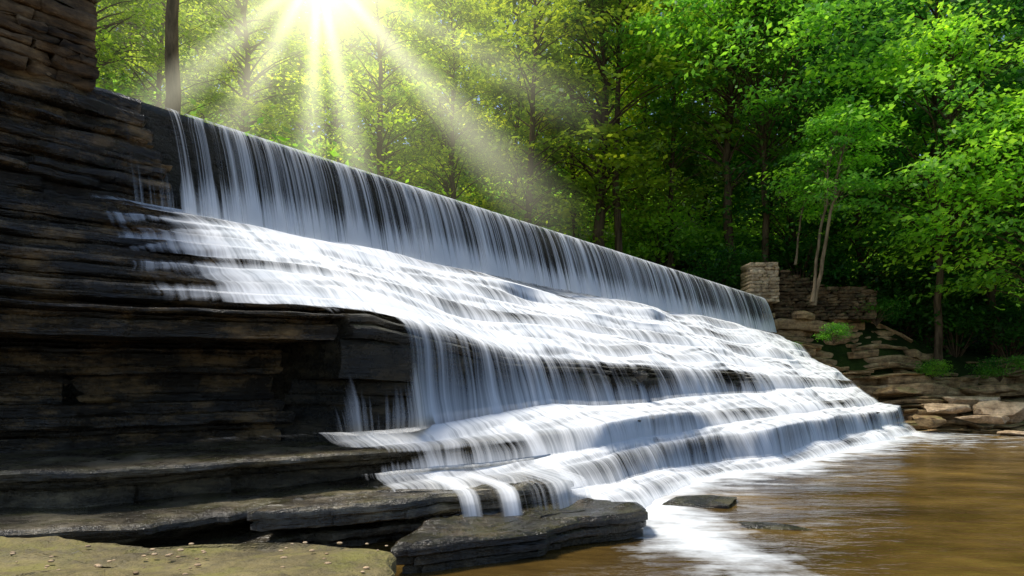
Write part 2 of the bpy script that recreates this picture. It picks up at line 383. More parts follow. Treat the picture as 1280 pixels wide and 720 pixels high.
# cascade water
def cascade():
    s = np.arange(-1.3, 23.15, .045)
    ker = np.hanning(29); ker /= ker.sum()
    ip = lambda a: np.interp(s, SA, np.convolve(np.pad(a, 14, mode='edge'), ker, 'valid'))
    T = [ip(a) for a in TS]; ZL = [ip(a) for a in ZLS]; ZB = [ip(a) for a in ZBS]
    tp = .0*s+.1; zp = 3.82+0*s
    ct = []; cz = []; cc = []; tr = []
    flow = .5+.5*fbm(s*.55, 0, 91, 4)
    left = sm(1.5, .8, s)
    for k in range(NS):
        nf = 14
        drop = np.maximum(ZL[k]-ZB[k], .03)
        nxt = T[k+1] if k < NS-1 else T[k]+.9
        out = np.minimum((.12+.32*np.sqrt(drop)) if k < 4 else (.12+.26*np.sqrt(drop)), .6*(nxt-T[k]))
        for i in range(nf):
            u = i/(nf-1)
            splash = .02*math.exp(-(u/.3)**2)
            ct.append(tp+(T[k]-tp)*u); cz.append(zp+(ZL[k]-zp)*u+splash); tr.append(math.sin(math.pi*u))
            cc.append(1.02-.2*sm(.4, 1, u)+(flow-.5)*.28)
        nq = 12
        for i in range(1, nq):
            u = i/(nq-1)
            ct.append(T[k]+.01+out*u**.85+(.34*left*min(1, u*8) if k == 4 else 0)+(.06*sm(3, 2, s)*min(1, u*4) if k > 4 else 0)); cz.append(ZL[k]-drop*u**1.4); tr.append(0)
            steep = np.clip(drop/.4, .15, 1.2)
            fk = fbm(s*.42, 0*s+k*5, 191+k, 4)
            cc.append(.80-.27*steep*sm(0, .3, u)+fk*.6*(1-.4*sm(.5, 1, u))+.36*sm(.45, 1, u)-(.12*sm(0, .2, u)*sm(1, .6, u) if k == 4 else 0))
        tp = T[k]+.01+out; zp = ZB[k]
    PS = 25
    ct = np.array(ct).T; cz = np.array(cz).T; cc = np.array(cc).T; tr = np.array(tr)[None, :]
    S = np.broadcast_to(s[:, None], ct.shape)
    # small irregular ledges under the film of water
    ph = ct*3.4+.9*fbm(S*.4, ct*.4, 401, 4); fr = ph-np.floor(ph)
    cz = cz+tr*(.026*np.where(fr < .72, fr/.72, (1-fr)/.28)-.006)
    cz = cz+.005*fbm(S*2.0, ct*2.0, 37, 3)+.006*fbm(S*8, ct*.8, 38, 2)
    cc = cc-.42*tr*sm(.45, .85, fr)*(.55+fbm(S*1.3, ct, 402, 3))
    cz = cz+(warp(s, 0*s)*sm(.9, -.3, s))[:, None]
    ct = ct+.03*fbm(S*3.5, cz*1.2, 33, 3)
    e = fbm(ct*1.2, cz*1.5, 44)
    idx = np.arange(ct.shape[1])[None, :]
    up = idx < 4*PS+13
    cc = np.where(up, cc+.10*sm(3, 1, S)-.85*sm(.1, -.9, S+.4*e), cc-.46*sm(1.35, .8, S+.15*e)-.5*sm(.3, -.1, S))
    low = idx >= 5*PS+2
    cc = cc-np.where(low, .6*sm(.8, 0, S+.3*e)-.5*sm(1.35, .8, S), 0)
    vlow = idx > 6*PS-8
    sp = np.exp(-((S-1.75)/.28)**2)+.95*np.exp(-((S-1.1)/.22)**2)+.9*np.exp(-((S-.45)/.16)**2)
    cc = cc-np.where(vlow, .40*sm(2.6, 2.0, S+.15*e)*(1-.9*np.clip(sp, 0, 1)), 0)
    vv = idx > 7*PS-6
    cc = cc-np.where(vv, .45*sm(2.7, 2.2, S), 0)
    cc = cc*sm(23.15, 22.5, S+.15*e)*sm(-1.3, -.9, S)
    cc = np.clip(cc, 0, 1.1)
    arc = np.concatenate([np.zeros((len(s), 1)), np.cumsum(np.hypot(np.diff(ct, axis=1), np.diff(cz, axis=1)), 1)], 1)
    arc = np.broadcast_to(arc.mean(0)[None, :], arc.shape)*.8+arc*.2
    P = W(S, ct, cz)
    Fq = gridfaces(*ct.shape)
    a, b, c_ = (P.reshape(-1, 3)[Fq[:, i]] for i in (0, 1, 2))
    if np.cross(b-a, c_-a)[:, 2].mean() < 0: Fq = Fq[:, ::-1]
    me = npmesh('cascade', P.reshape(-1, 3), Fq, M_casc, uv=np.stack([S+.2*fbm(S*.7, arc*.8, 12), arc], -1).reshape(-1, 2), attrs={'cov': cc.ravel()})
    return link('cascade', me)
tag(cascade(), 'white silky water cascading down the stepped ledges to the pool', 'water', kind='structure')
def spill():
    line = np.array([(-1.05, 6.38), (.1, 7.06), (.76, 7.8)]); m = np.array([.56, -.83])
    a = np.linspace(0, 1, 90)
    L = np.interp(a, [0, .62, 1], [0, 1, 2])
    px = np.interp(L, [0, 1, 2], line[:, 0]); py = np.interp(L, [0, 1, 2], line[:, 1])
    j = .04*fbm(a*9, 0*a, 5, 3)
    d = np.array([-.75, -.5, -.25, -.05, .08, .14, .18, .21, .24, .26]); z = np.array([.60, .56, .54, .525, .50, .45, .37, .28, .18, .06])
    A, Dd = np.meshgrid(a, d, indexing='ij'); Z = np.broadcast_to(z, A.shape)
    X = px[:, None]+m[0]*(Dd+j[:, None]); Y = py[:, None]+m[1]*(Dd+j[:, None])
    st = .8*np.exp(-((A-.3)/.06)**2)+.75*np.exp(-((A-.52)/.05)**2)+.95*np.exp(-((A-.86)/.14)**2)
    cov = np.clip(st*.8+.1*fbm(A*12, Z*3, 6), 0, .85)*sm(-.75, -.5, Dd)*sm(0, .06, A)
    arc = np.concatenate([[0], np.cumsum(np.hypot(np.diff(d), np.diff(z)))])
    Fq = gridfaces(*A.shape); P = np.stack([X, Y, Z], -1)
    q = P.reshape(-1, 3); n_ = np.cross(q[Fq[:, 1]]-q[Fq[:, 0]], q[Fq[:, 2]]-q[Fq[:, 0]])
    if n_[:, 2].mean() < 0: Fq = Fq[:, ::-1]
    return link('spill', npmesh('spill', q, Fq, M_casc, uv=np.stack([A*2.4+40, np.broadcast_to(arc, A.shape)], -1).reshape(-1, 2), attrs={'cov': cov.ravel()}))
tag(spill(), 'thin white spills of water over the long thin slab behind the front slab', 'water', kind='structure')

# ---------------------------------------------------------------- pool, reservoir, ground, hill
def pool():
    x = np.arange(-9, 44, .14); y = np.arange(-4, 27.5, .14)
    X, Y = np.meshgrid(x, y, indexing='ij'); s, t = ST(X, Y)
    T7 = np.interp(s, SA, TS[NS-1])
    dt = t-T7-.15
    foam = np.exp(-np.clip(dt, 0, 9)/(.5+.5*vn(s*.6, 0*s, 3)))*sm(1.8, 3.2, s)*1.15
    foam = np.where(s > 23.3, 0, foam)
    foam = np.maximum(foam, .78*np.exp(-np.clip(dt, 0, 9)/2.4)*sm(12, 19, s)*sm(23.8, 22.5, s))
    path = np.array([(1.6, 9.6), (1.8, 8.2), (1.85, 7.2), (1.8, 6.4), (2.1, 5.6), (2.6, 4.6)])
    wd = [.8, .75, .62, .6, .55, .4]; st = [1.1, 1.05, 1., .93, .55, .1]
    best = np.zeros_like(X)
    for i in range(len(path)-1):
        a, b = path[i], path[i+1]; d = b-a
        u = np.clip(((X-a[0])*d[0]+(Y-a[1])*d[1])/(d@d), 0, 1)
        r = np.hypot(X-a[0]-u*d[0], Y-a[1]-u*d[1])
        w = wd[i]*(1-u)+wd[i+1]*u; k = st[i]*(1-u)+st[i+1]*u
        best = np.maximum(best, k*np.exp(-(r/w)**2))
    foam = np.clip(np.maximum(foam, best), 0, 1.1)
    Z = .02*fbm(X*.8, Y*1.3, 8, 3)+.03*foam*(.5+fbm(X*2, Y*2, 9, 3))
    me = npmesh('pool', np.stack([X, Y, Z], -1).reshape(-1, 3), gridfaces(len(x), len(y)), M_pool, attrs={'foam': foam.ravel()})
    return link('pool', me)
tag(pool(), 'brown shallow pool with foam below the cascade', 'water', kind='structure')
tag(link('ground', npmesh('ground', [(-600, -600, -.7), (600, -600, -.7), (600, 600, -.7), (-600, 600, -.7)], [[0, 1, 2, 3]], M_river, smooth=False)), 'brown river bed and land under the scene', 'ground', kind='structure')
t_ = NT('reservoir_water'); t_.surf(t_.n('BsdfPrincipled', {'Base Color': (.03, .035, .015, 1), 'Roughness': .08}))
tag(link('reservoir', npmesh('reservoir', [W(-1.2, -.95, CREST-.02), W(23.3, -.95, CREST-.02), W(23.3, -13, CREST-.02), W(-1.2, -13, CREST-.02)], [[0, 1, 2, 3]], t_.m, smooth=False)), 'still water held behind the dam crest', 'water', kind='structure')
def topx(x): return np.clip(5.3-(np.asarray(x, float)-12.5)*.42, 2.6, 5.3)
def hz(x, y):
    x = np.asarray(x, float); y = np.asarray(y, float)
    s, t = ST(x, y); w = sm(22, 26, s)
    d = (-t-7)*(1-w)+(y-28.6)*w
    base = 4.8*(1-w)+topx(x)*w
    return base+np.where(d > 0, .42*d, d*(.5+.9*w))+.35*fbm(x*.25, y*.25, 21)+.12*fbm(x*1.1, y*1.1, 22)
x = np.arange(-70, 90, .8); y = np.arange(11, 130, .8)
X, Y = np.meshgrid(x, y, indexing='ij')
Zh = hz(X, Y); ss_, tt_ = ST(X, Y); Zh = np.where((tt_ > -1.5) & (ss_ < 23.2), np.minimum(Zh, .2), Zh)
tag(link('hill', npmesh('hill', np.stack([X, Y, Zh], -1).reshape(-1, 3), gridfaces(len(x), len(y)), M_floor)), 'shaded wooded hillside rising behind the dam', 'hill', kind='structure')

# right bank of shale ledges
def bank():
    s = np.arange(0, 26, .09); mb = MB()
    tx = topx(9+s)
    z = -.25; i = 0; rng = np.random.RandomState(4)
    place = lambda a, b, c: np.stack([9+a, 24.2-b, c], -1)
    while z < 5.3:
        th = rng.choice([.06, .1, .16, .3, .42])
        zt = np.minimum(z+th, tx+.05)
        rel = np.clip(z/tx, 0, 1.1)
        f = -4.4*rel**.85+.5*blocks(s, 500+i, .5, 2.2)+.8*fbm(s*.45, 0*s+z*.5, 501, 4)+.25*fbm(s*1.5, 0*s+i, 502+i)+rng.uniform(-.35, .35)
        z0 = np.minimum(z+0*s, tx-.02)
        wz = .28*fbm(s*.5, 0*s, 888, 4)
        layer(mb, place, s, f, z0+wz, np.maximum(zt, z0+.02)+.08*fbm(s*.9, 0*s+i, 77)+wz, 1.9, 3000+i*13)
        z += th; i += 1
    return link('far_bank', mb.mesh('far_bank', M_bank, sharp=38))
tag(bank(), 'brown mossy layered rock bank at right end of the dam', 'river bank', kind='structure')

# ---------------------------------------------------------------- masonry things
def masonry(p0, p1, z0, ztop, depth, course, blk, seed, mat, name, batter=0., j=.018):
    rng = np.random.RandomState(seed); mb = MB()
    p0 = np.array(p0, float); p1 = np.array(p1, float); L = np.linalg.norm(p1-p0); ax = (p1-p0)/L; ay = np.array([-ax[1], ax[0]])
    z = z0; row = 0
    while True:
        h = course*rng.uniform(.7, 1.3)
        u = 0.; anyb = False
        while u < L-.02:
            l = min(blk*rng.uniform(.45, 1.7), L-u)
            if L-u-l < blk*.3: l = L-u
            if z+h*.6 <= ztop(u+l/2):
                anyb = True
                c2 = p0+ax*(u+l/2)+ay*(rng.uniform(-.05, .05)+batter*(z-z0))
                mb.box((c2[0], c2[1], z+h/2), ax, l/2-.008, depth/2, h/2-.006, rng, j)
            u += l
        if not anyb: break
        z += h; row += 1
    return link(name, mb.mesh(name, mat, smooth=False))
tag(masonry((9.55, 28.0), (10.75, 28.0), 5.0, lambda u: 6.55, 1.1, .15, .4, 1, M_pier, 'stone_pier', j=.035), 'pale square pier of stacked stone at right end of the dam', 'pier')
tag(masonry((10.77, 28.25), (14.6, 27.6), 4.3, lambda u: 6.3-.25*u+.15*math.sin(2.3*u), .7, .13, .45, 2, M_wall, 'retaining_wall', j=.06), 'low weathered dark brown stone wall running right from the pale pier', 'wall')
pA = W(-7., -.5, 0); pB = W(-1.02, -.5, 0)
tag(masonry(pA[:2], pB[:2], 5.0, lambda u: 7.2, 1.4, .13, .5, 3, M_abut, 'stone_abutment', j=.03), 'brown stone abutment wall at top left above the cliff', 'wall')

# ---------------------------------------------------------------- slabs and boulders
def slab(name, pts, z0, z1, mat, seed, label, tilt=(0, 0), cat='rock'):
    pts = np.array(pts, float); c = pts.mean(0)
    Q = []
    for a, b in zip(pts, np.roll(pts, -1, 0)):
        n = max(3, int(np.linalg.norm(b-a)/.05))
        for i in range(n): Q.append(a+(b-a)*i/n)
    Q = np.array(Q)-c; n = len(Q)
    for _ in range(2): Q = (Q*2+np.roll(Q, 1, 0)+np.roll(Q, -1, 0))/4
    ang = np.arange(n)*.05
    rad = Q/np.linalg.norm(Q, axis=1)[:, None]
    rim = .08*blocks(ang, seed, .25, .9)+.08*fbm(ang*1.6, 0*ang, seed)
    rows = []
    h = z1-z0; nl = 4 if h > .25 else 2; rng = np.random.RandomState(seed)
    for i in range(nl):
        lay = .07*fbm(ang*2.2, 0*ang+i*7, seed+i)+rng.uniform(-.09, .03)+.03*blocks(ang, seed+70+i, .2, .8)
        a = z0+h*i/nl; b = z0+h*(i+1)/nl
        for zz, ins in ((a+.005, -.045), (a+.2*(b-a), 0), (b-.25*(b-a), .0), (b-.005, -.03)):
            rows.append((Q+rad*(rim+lay+ins)[:, None], zz+.03*fbm(ang*1.6, 0*ang+zz*2, seed+40)))
    lastP = rows[-1][0]
    for k in (.97, .93, .87, .8, .72, .62, .5, .36, .2, .02):
        P = lastP*k
        rows.append((P, z1+.05*fbm(P[:, 0]*1.7, P[:, 1]*1.7, seed+50, 5)*(1 if k < .95 else .4)+.02*np.round(2.4*fbm(P[:, 0]*1.1, P[:, 1]*2.3, seed+55, 3))))
    V = []
    for P, zz in rows:
        zz = zz+0*P[:, 0]
        V.append(np.stack([P[:, 0], P[:, 1], zz-z0+P[:, 0]*tilt[0]+P[:, 1]*tilt[1]], -1))
    V = np.array(V)
    o = link(name, npmesh(name, V.reshape(-1, 3), gridfaces(len(rows), n, 0, True), mat, sharp=40))
    o.location = (c[0], c[1], z0)
    return tag(o, label, cat)
slab('rock_slab', [(-.95, 5.4), (.3, 6.1), (1.5, 6.95), (1.5, 7.5), (.7, 7.7), (-.2, 7.0), (-.95, 6.2)], -.1, .25, M_slab, 11, 'large dark wet flat slab in the centre foreground beside the foam')
slab('rock_slab', [(-4.4, 2.6), (-1.2, 2.7), (-.52, 3.45), (-.62, 3.95), (-1.3, 4.18), (-2.6, 4.12), (-4.4, 4.25)], .0, .57, M_mossy, 12, 'pale olive mossy slab filling the bottom left corner')
slab('rock_slab', [(-4.6, 4.2), (-2.6, 4.6), (-1.2, 5.0), (-1.1, 5.5), (-2.4, 5.3), (-5, 4.7)], -.2, .14, M_bed, 13, 'low black slab in shadow between the mossy slab and the ledges')
slab('rock_slab', [(-2.3, 5.75), (-1.0, 6.4), (.1, 7.08), (.75, 7.8), (.4, 8.1), (-.7, 7.35), (-2.3, 6.35)], .27, .45, M_ledge, 17, 'long thin wet slab just above and behind the large front slab')
def boulder(px, py, w, h, d, mat, seed, label, Y=None):
    Y = Y or F*CAMZ/(py-486)
    x, _, z = at(px, py, Y)
    bm = bmesh.new(); bmesh.ops.create_icosphere(bm, subdivisions=4, radius=1)
    rng = np.random.RandomState(seed)
    dirs = rng.normal(size=(12, 3)); dirs[:, 2] *= 1.6; dirs /= np.linalg.norm(dirs, axis=1)[:, None]; dd = rng.uniform(.45, .9, 12)
    P = np.array([v.co[:] for v in bm.verts])
    for n_, q in zip(dirs, dd):
        k = P@n_; P = P-np.clip(k-q, 0, None)[:, None]*n_
    P[:, 2] = np.minimum(P[:, 2], .5+.22*fbm(P[:, 0]*2, P[:, 1]*2, seed+3, 3))*1.5
    P *= (1+.16*fbm(P[:, 0]*2+P[:, 2], P[:, 1]*2+P[:, 2]*.7, seed))[:, None]
    P[:, 2] = P[:, 2]*.7+.3*np.round(P[:, 2]*4)/4
    for v, p in zip(bm.verts, P): v.co = (p[0]*w, p[1]*d, p[2]*h)
    me = bpy.data.meshes.new('boulder'); bm.to_mesh(me); bm.free(); me.shade_smooth(); me.set_sharp_from_angle(angle=R(25)); me.materials.append(mat)
    o = link('boulder', me); o.location = (x, Y, z); o.rotation_euler.z = rng.uniform(-.5, .5)
    return tag(o, label, 'rock')
boulder(888, 629, .7, .08, .4, M_slab, 1, 'dark wet rock surrounded by foam right of the big slab')
boulder(965, 660, .4, .05, .16, M_slab, 22, 'low dark rock just breaking the brown pool surface')
boulder(1178, 510, 1.3, .2, .6, M_pale, 4, 'pale flat boulder at the waterline right of the cascade', 24.0)
boulder(1228, 524, 1., .16, .5, M_pale, 5, 'tan boulder low at the waterline near the right edge', 23.0)
boulder(1262, 512, 1.1, .34, .6, M_pale, 6, 'tall pinkish boulder at the right edge of the far shore', 23.6)
boulder(1216, 501, 1.2, .2, .6, M_pale, 7, 'pale boulder behind the two waterline stones on the shore', 24.8)
boulder(1160, 525, .6, .2, .5, M_bank, 8, 'dark brown boulder touching the right end of the cascade', 23.2)
boulder(1120, 488, .9, .18, .5, M_bank, 9, 'brown ledge boulder on the bank above the cascade foot', 25.5)
boulder(1240, 486, 1.1, .22, .6, M_bank, 10, 'mossy brown boulder high on the bank near the right edge', 25.8)
boulder(1268, 542, .6, .1, .4, M_pale, 13, 'flat wet stone half sunk in the pool at far right', 22)
boulder(800, 470, .16, .12, .1, M_bed, 16, 'small black stone poking through the middle of the cascade', 12.15)
rng = np.random.RandomState(8); mb = MB()
bm = bmesh.new(); bmesh.ops.create_icosphere(bm, subdivisions=2, radius=1)
pv = np.array([v.co[:] for v in bm.verts]); pf = np.array([[v.index for v in f.verts] for f in bm.faces]); bm.free()
for i in range(60):
    x = rng.uniform(-3.2, -.7); y = rng.uniform(3.3, 4.05); r = rng.uniform(.005, .014)
    mb.add(pv*[r*1.4, r, r*.6]+[x, y, .59], pf)
tag(link('grit', mb.mesh('grit', M_pale)), 'pale specks of grit scattered on the mossy slab', 'grit', kind='stuff')

# ---------------------------------------------------------------- trees
def leaves(P, rng, ls, outward=None, tint=None):
    n = len(P)
    az = rng.uniform(0, 2*math.pi, n) if outward is None else outward+rng.normal(0, .9, n)
    pit = -.35+rng.normal(0, .42, n)
    f = np.stack([np.cos(az)*np.cos(pit), np.sin(az)*np.cos(pit), np.sin(pit)], -1)
    sd = np.stack([-np.sin(az), np.cos(az), 0*az], -1); up = np.cross(f, sd)
    ro = rng.normal(0, .55, n)[:, None]; sd = sd*np.cos(ro)+up*np.sin(ro)
    L = (ls*rng.uniform(.6, 1.25, n))[:, None]
    V = np.stack([P, P+f*L*.5+sd*L*.27, P+f*L, P+f*L*.5-sd*L*.27], 1)
    Fc = np.arange(n*4).reshape(-1, 4)
    tt = np.clip((tint if tint is not None else .5)+rng.normal(0, .14, n), 0, 1)
    return V.reshape(-1, 3), Fc, np.repeat(tt, 4)
def make_tree(seed, H=14., cb=.25, Rc=3.2, ncl=75, nl=100, ls=.25, shape='oval', tr=.16, bark=M_bark, lean=(0, 0)):
    rng = np.random.RandomState(seed)
    zz = np.linspace(0, H*.97, 14)
    bx = np.cumsum(rng.normal(0, .07, 14))+lean[0]*zz+.0; by = np.cumsum(rng.normal(0, .07, 14))+lean[1]*zz
    bx -= bx[0]; by -= by[0]
    mb = MB(); rad = tr*(1-zz/H)**.8+.015; rad[0] *= 1.45
    mb.tube(np.stack([bx, by, zz], -1), rad, 9)
    P = []; TI = []; OW = []
    for i in range(ncl):
        u = (i+rng.uniform(0, 1))/ncl
        h = H*(cb+(1-cb)*u)
        if shape == 'oval': rr = Rc*(math.sin(math.pi*min(1, .18+.80*u))**.7)
        elif shape == 'cone': rr = Rc*(1.02-u)**.8
        else: rr = Rc*(.55+.5*math.sin(math.pi*u))
        a = rng.uniform(0, 2*math.pi); q = rr*(.25+.75*math.sqrt(rng.uniform()))
        cx = np.interp(h, zz, bx); cy = np.interp(h, zz, by)
        tip = np.array([cx+q*math.cos(a), cy+q*math.sin(a), h])
        h0 = max(H*cb*.8, h-q*.55); b0 = np.array([np.interp(h0, zz, bx), np.interp(h0, zz, by), h0])
        mid = (b0+tip)/2+np.array([0, 0, .12*q])
        mb.tube(np.array([b0, (b0+mid)/2+[0, 0, .04*q], mid, tip]), np.array([.05, .038, .026, .01])*tr/.2, 5)
        cs = rng.uniform(.45, .95)*(.35+.2*Rc)
        k = int(nl*rng.uniform(.6, 1.4))
        along = rng.uniform(-.6, .9, k)
        d = rng.normal(0, 1, (k, 3))*[cs*.62, cs*.62, cs*.16]
        p = tip+d+np.stack([np.cos(a)*along*cs, np.sin(a)*along*cs, -.18*along*cs], -1)
        p[:, 2] -= .16*(d[:, 0]**2+d[:, 1]**2)/cs
        P.append(p); TI.append(np.full(k, .5+rng.normal(0, .15)+.12*(u-.5))); OW.append(np.full(k, a))
    V, Fc, tt = leaves(np.concatenate(P), rng, ls, np.concatenate(OW), np.concatenate(TI))
    return mb.mesh('trunk', bark), npmesh('crown', V, Fc, M_leaf, smooth=False, attrs={'tint': tt})
VAR = [make_tree(1, cb=.14, Rc=3.4), make_tree(2, cb=.14, Rc=2.8, shape='cyl', tr=.13), make_tree(3, cb=.06, Rc=3.1, shape='cone', ls=.22),
       make_tree(4, cb=.1, Rc=3.8, ncl=85), make_tree(5, cb=.34, Rc=3., tr=.22)]
ORD = 'first second third fourth fifth sixth seventh eighth ninth tenth eleventh twelfth thirteenth fourteenth fifteenth sixteenth seventeenth eighteenth nineteenth'.split()
def tree(x, y, H, var, rz, color, label, group=None, z=None, name='forest_tree', cat='tree', wide=1.):
    z = float(hz(x, y))-.15 if z is None else z
    e = empty(name, (x, y, z), rz); k = H/14.
    for nm, me in zip(('trunk', 'crown'), VAR[var] if isinstance(var, int) else var):
        o = link(nm, me, e); o.scale = (k*wide, k*wide, k); o.color = c4(color)
    return tag(e, label, cat, group)
rg = random.Random(5)
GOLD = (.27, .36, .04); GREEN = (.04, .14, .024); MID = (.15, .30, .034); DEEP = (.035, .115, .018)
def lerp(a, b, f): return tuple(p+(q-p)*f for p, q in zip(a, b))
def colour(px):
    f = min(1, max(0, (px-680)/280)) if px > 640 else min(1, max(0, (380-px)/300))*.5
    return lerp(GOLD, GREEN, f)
rows = {
 'front': [(120, 18.5), (205, 20.5), (305, 24), (480, 27), (570, 28), (660, 30), (752, 31.5), (838, 32.5), (915, 31.5), (990, 32), (1078, 31), (1160, 30), (1245, 29.5)],
 'middle': [(85, 25), (165, 27), (250, 30), (345, 34), (425, 34), (490, 35), (560, 35), (640, 36), (720, 38), (800, 39), (880, 38), (960, 38), (1040, 37), (1125, 36), (1210, 35), (1290, 34)],
 'back': [(140, 38), (260, 44), (385, 46), (530, 48), (640, 48), (760, 50), (880, 50), (1000, 49), (1120, 47), (1230, 46)]}
DESC = {'front': 'leafy tree, %s from the left in the nearest row behind the dam', 'middle': 'tall forest tree, %s from the left in the second row behind the dam', 'back': 'distant forest tree, %s from the left in the far row on the hillside'}
for rn, lst in rows.items():
    for i, (px, Y) in enumerate(lst):
        x = (px-640)/F*Y; z = float(hz(x, Y))
        top = 1.5+.575*Y+rg.uniform(.3, 2.2)
        H = max(7, top-z)
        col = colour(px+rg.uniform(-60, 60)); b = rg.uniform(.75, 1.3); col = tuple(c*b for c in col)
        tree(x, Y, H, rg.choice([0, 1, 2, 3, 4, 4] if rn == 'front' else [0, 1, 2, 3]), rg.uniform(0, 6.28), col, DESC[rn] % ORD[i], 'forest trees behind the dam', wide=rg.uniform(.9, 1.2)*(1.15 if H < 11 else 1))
v_tall = make_tree(41, H=14, cb=.62, Rc=2.6, ncl=40, nl=90, ls=.22, tr=.24, bark=M_bark, lean=(.02, 0))
tree((212-640)/F*17.2, 17.2, 13, v_tall, .4, (.12, .24, .03), 'tall tree with a thick dark bare trunk beside the abutment wall')
tree((775-640)/F*31.5, 31.5, 19, v_tall, 2., (.16, .3, .035), 'tall tree with a bare brown trunk above the middle of the crest', wide=.6)
# near trees leaning over the right bank
v_over = make_tree(21, H=13, cb=.46, Rc=4.9, ncl=95, nl=140, ls=.25, tr=.14, bark=M_bark)
tree(17.2, 27.6, 15, v_over, .5, (.22, .44, .05), 'broad bright green tree overhanging the right bank near the boulders', name='overhanging_tree')
tree(20.6, 25.8, 15.2, v_over, 2.4, (.24, .46, .05), 'bright green tree overhanging the pool at the right edge', name='overhanging_tree')
tree(11.4, 30.6, 16., v_over, 4., (.16, .36, .045), 'bright green tree with spreading crown just behind the pale pier', name='overhanging_tree')
vs1 = make_tree(31, H=8, cb=.5, Rc=2., ncl=32, nl=95, ls=.19, tr=.065, bark=M_paleb, lean=(.2, 0))
vs2 = make_tree(32, H=8, cb=.5, Rc=1.8, ncl=30, nl=95, ls=.19, tr=.058, bark=M_paleb, lean=(.07, 0))
for v, px, py, Y, H, lab in ((vs1, 1017, 372, 26.6, 14, 'slender pale sapling leaning right from the retaining wall'), (vs2, 1015, 368, 26.5, 13, 'slender pale sapling standing upright beside the leaning one'), (vs2, 994, 322, 28.2, 9, 'short thin sapling just right of the pale pier')):
    x, _, z = at(px, py, Y)
    tree(x, Y, H, v, 0, (.19, .42, .05), lab, z=z-.3, name='sapling')
# shrubs
def make_shrub(seed, Rr=.9, n=2800, ls=.12):
    rng = np.random.RandomState(seed); mb = MB(); P = []; TI = []
    for i in range(22):
        a = rng.uniform(0, 6.28); q = Rr*math.sqrt(rng.uniform(.05, 1)); h = rng.uniform(.35, 1.35)*Rr
        tip = np.array([q*math.cos(a), q*math.sin(a), h])
        mb.tube(np.array([[0, 0, -.1], tip*[.4, .4, .6], tip]), np.array([.02, .014, .006]), 5)
        k = n//22; P.append(tip+rng.normal(0, 1, (k, 3))*[.3*Rr, .3*Rr, .13*Rr]); TI.append(np.full(k, .5+rng.normal(0, .15)))
    V, Fc, tt = leaves(np.concatenate(P), rng, ls, None, np.concatenate(TI))
    return mb.mesh('stems', M_bark), npmesh('foliage', V, Fc, M_leaf, smooth=False, attrs={'tint': tt})
SH = [make_shrub(1), make_shrub(2), make_shrub(3)]
def shrub(px, py, Y, sc, col, label, group=None):
    x, _, z = at(px, py, Y); e = empty('shrub', (x, Y, z), rg.uniform(0, 6))
    for nm, me in zip(('stems', 'foliage'), SH[rg.randrange(3)]):
        o = link(nm, me, e); o.scale = (sc,)*3; o.color = c4(col)
    return tag(e, label, 'shrub', group)
shrub(1042, 428, 26.0, .55, (.10, .28, .035), 'bright green shrub growing on the ledges below the saplings')
shrub(1095, 405, 27.5, .8, (.06, .19, .025), 'small dark shrub beside the low end of the retaining wall')
shrub(1165, 472, 25.6, .5, (.10, .25, .03), 'small shrub on the bank above the pale waterline boulders')
shrub(1250, 475, 25.6, .7, (.07, .2, .03), 'green shrub near the right edge above the pinkish boulder')
shrub(985, 445, 26.2, .4, (.07, .2, .025), 'tiny shrub on rocks beside the cascade')
for i, px in enumerate(range(250, 930, 48)):
    ray = (px-640)/F
    a = .786*ray-.618; Y = (-7.6-.786*4.4-.618*8.94+0)/a if px < 800 else 33.
    Y = min(Y, 33.)+rg.uniform(-.5, .8); x = ray*Y
    e = empty('shrub', (x, Y, max(5.1, float(hz(x, Y)))-.1), rg.uniform(0, 6)); sc = rg.uniform(1.3, 2.3) if px > 560 else rg.uniform(.8, 1.2)
    col = tuple((1.5 if px > 560 else 1.)*c for c in lerp(colour(px), MID, .5))
    for nm, me in zip(('stems', 'foliage'), SH[i % 3]):
        o = link(nm, me, e); o.scale = (sc,)*3; o.color = c4(col)
    tag(e, 'leafy shrub, %s from the left along the shore behind the dam crest' % ORD[i], 'shrub', 'shrubs on the shore behind the dam')
for i, (px, Y, sc) in enumerate([(900, 30.2, 1.5), (1000, 30.5, 1.9), (1065, 29.7, 1.7), (1130, 29.8, 2.), (1195, 29, 1.9), (1262, 28.6, 2.)]):
    x = (px-640)/F*Y; e = empty('shrub', (x, Y, float(hz(x, Y))-.1), rg.uniform(0, 6))
    for nm, me in zip(('stems', 'foliage'), SH[i % 3]):
        o = link(nm, me, e); o.scale = (sc,)*3; o.color = c4(DEEP)
    tag(e, 'dark undergrowth shrub, %s from the left along the top of the right bank' % ORD[i], 'shrub', 'undergrowth on the right bank')
# undergrowth carpet on the hillside and the far woodland mass
rng = np.random.RandomState(78); P = []
for i in range(1100):
    Y = rng.uniform(19, 56); x = rng.uniform(-.72, .8)*Y; s_, t_2 = ST(x, Y)
    if (s_ < 25 and -t_2 < 8.3) or (s_ >= 25 and Y < 30.5): continue
    z = float(hz(x, Y))+rng.uniform(.1, 3.2)
    P.append(np.array([x, Y, z])+rng.normal(0, 1, (38, 3))*[.7, .7, .25])
V, Fc, tt = leaves(np.concatenate(P), rng, .34)
o = link('undergrowth', npmesh('undergrowth', V, Fc, M_leaf, smooth=False, attrs={'tint': tt})); o.color = c4(tuple(1.3*c for c in MID))
tag(o, 'leafy green undergrowth carpeting the hillside between the trunks', 'undergrowth', kind='stuff')
rng = np.random.RandomState(77); P = []
for i in range(1200):
    Y = rng.uniform(52, 72); x = rng.uniform(-.9, .9)*Y
    z = float(hz(x, Y))+rng.uniform(0, 32)
    P.append(np.array([x, Y, z])+rng.normal(0, 1, (50, 3))*[1.9, 1.9, .9])
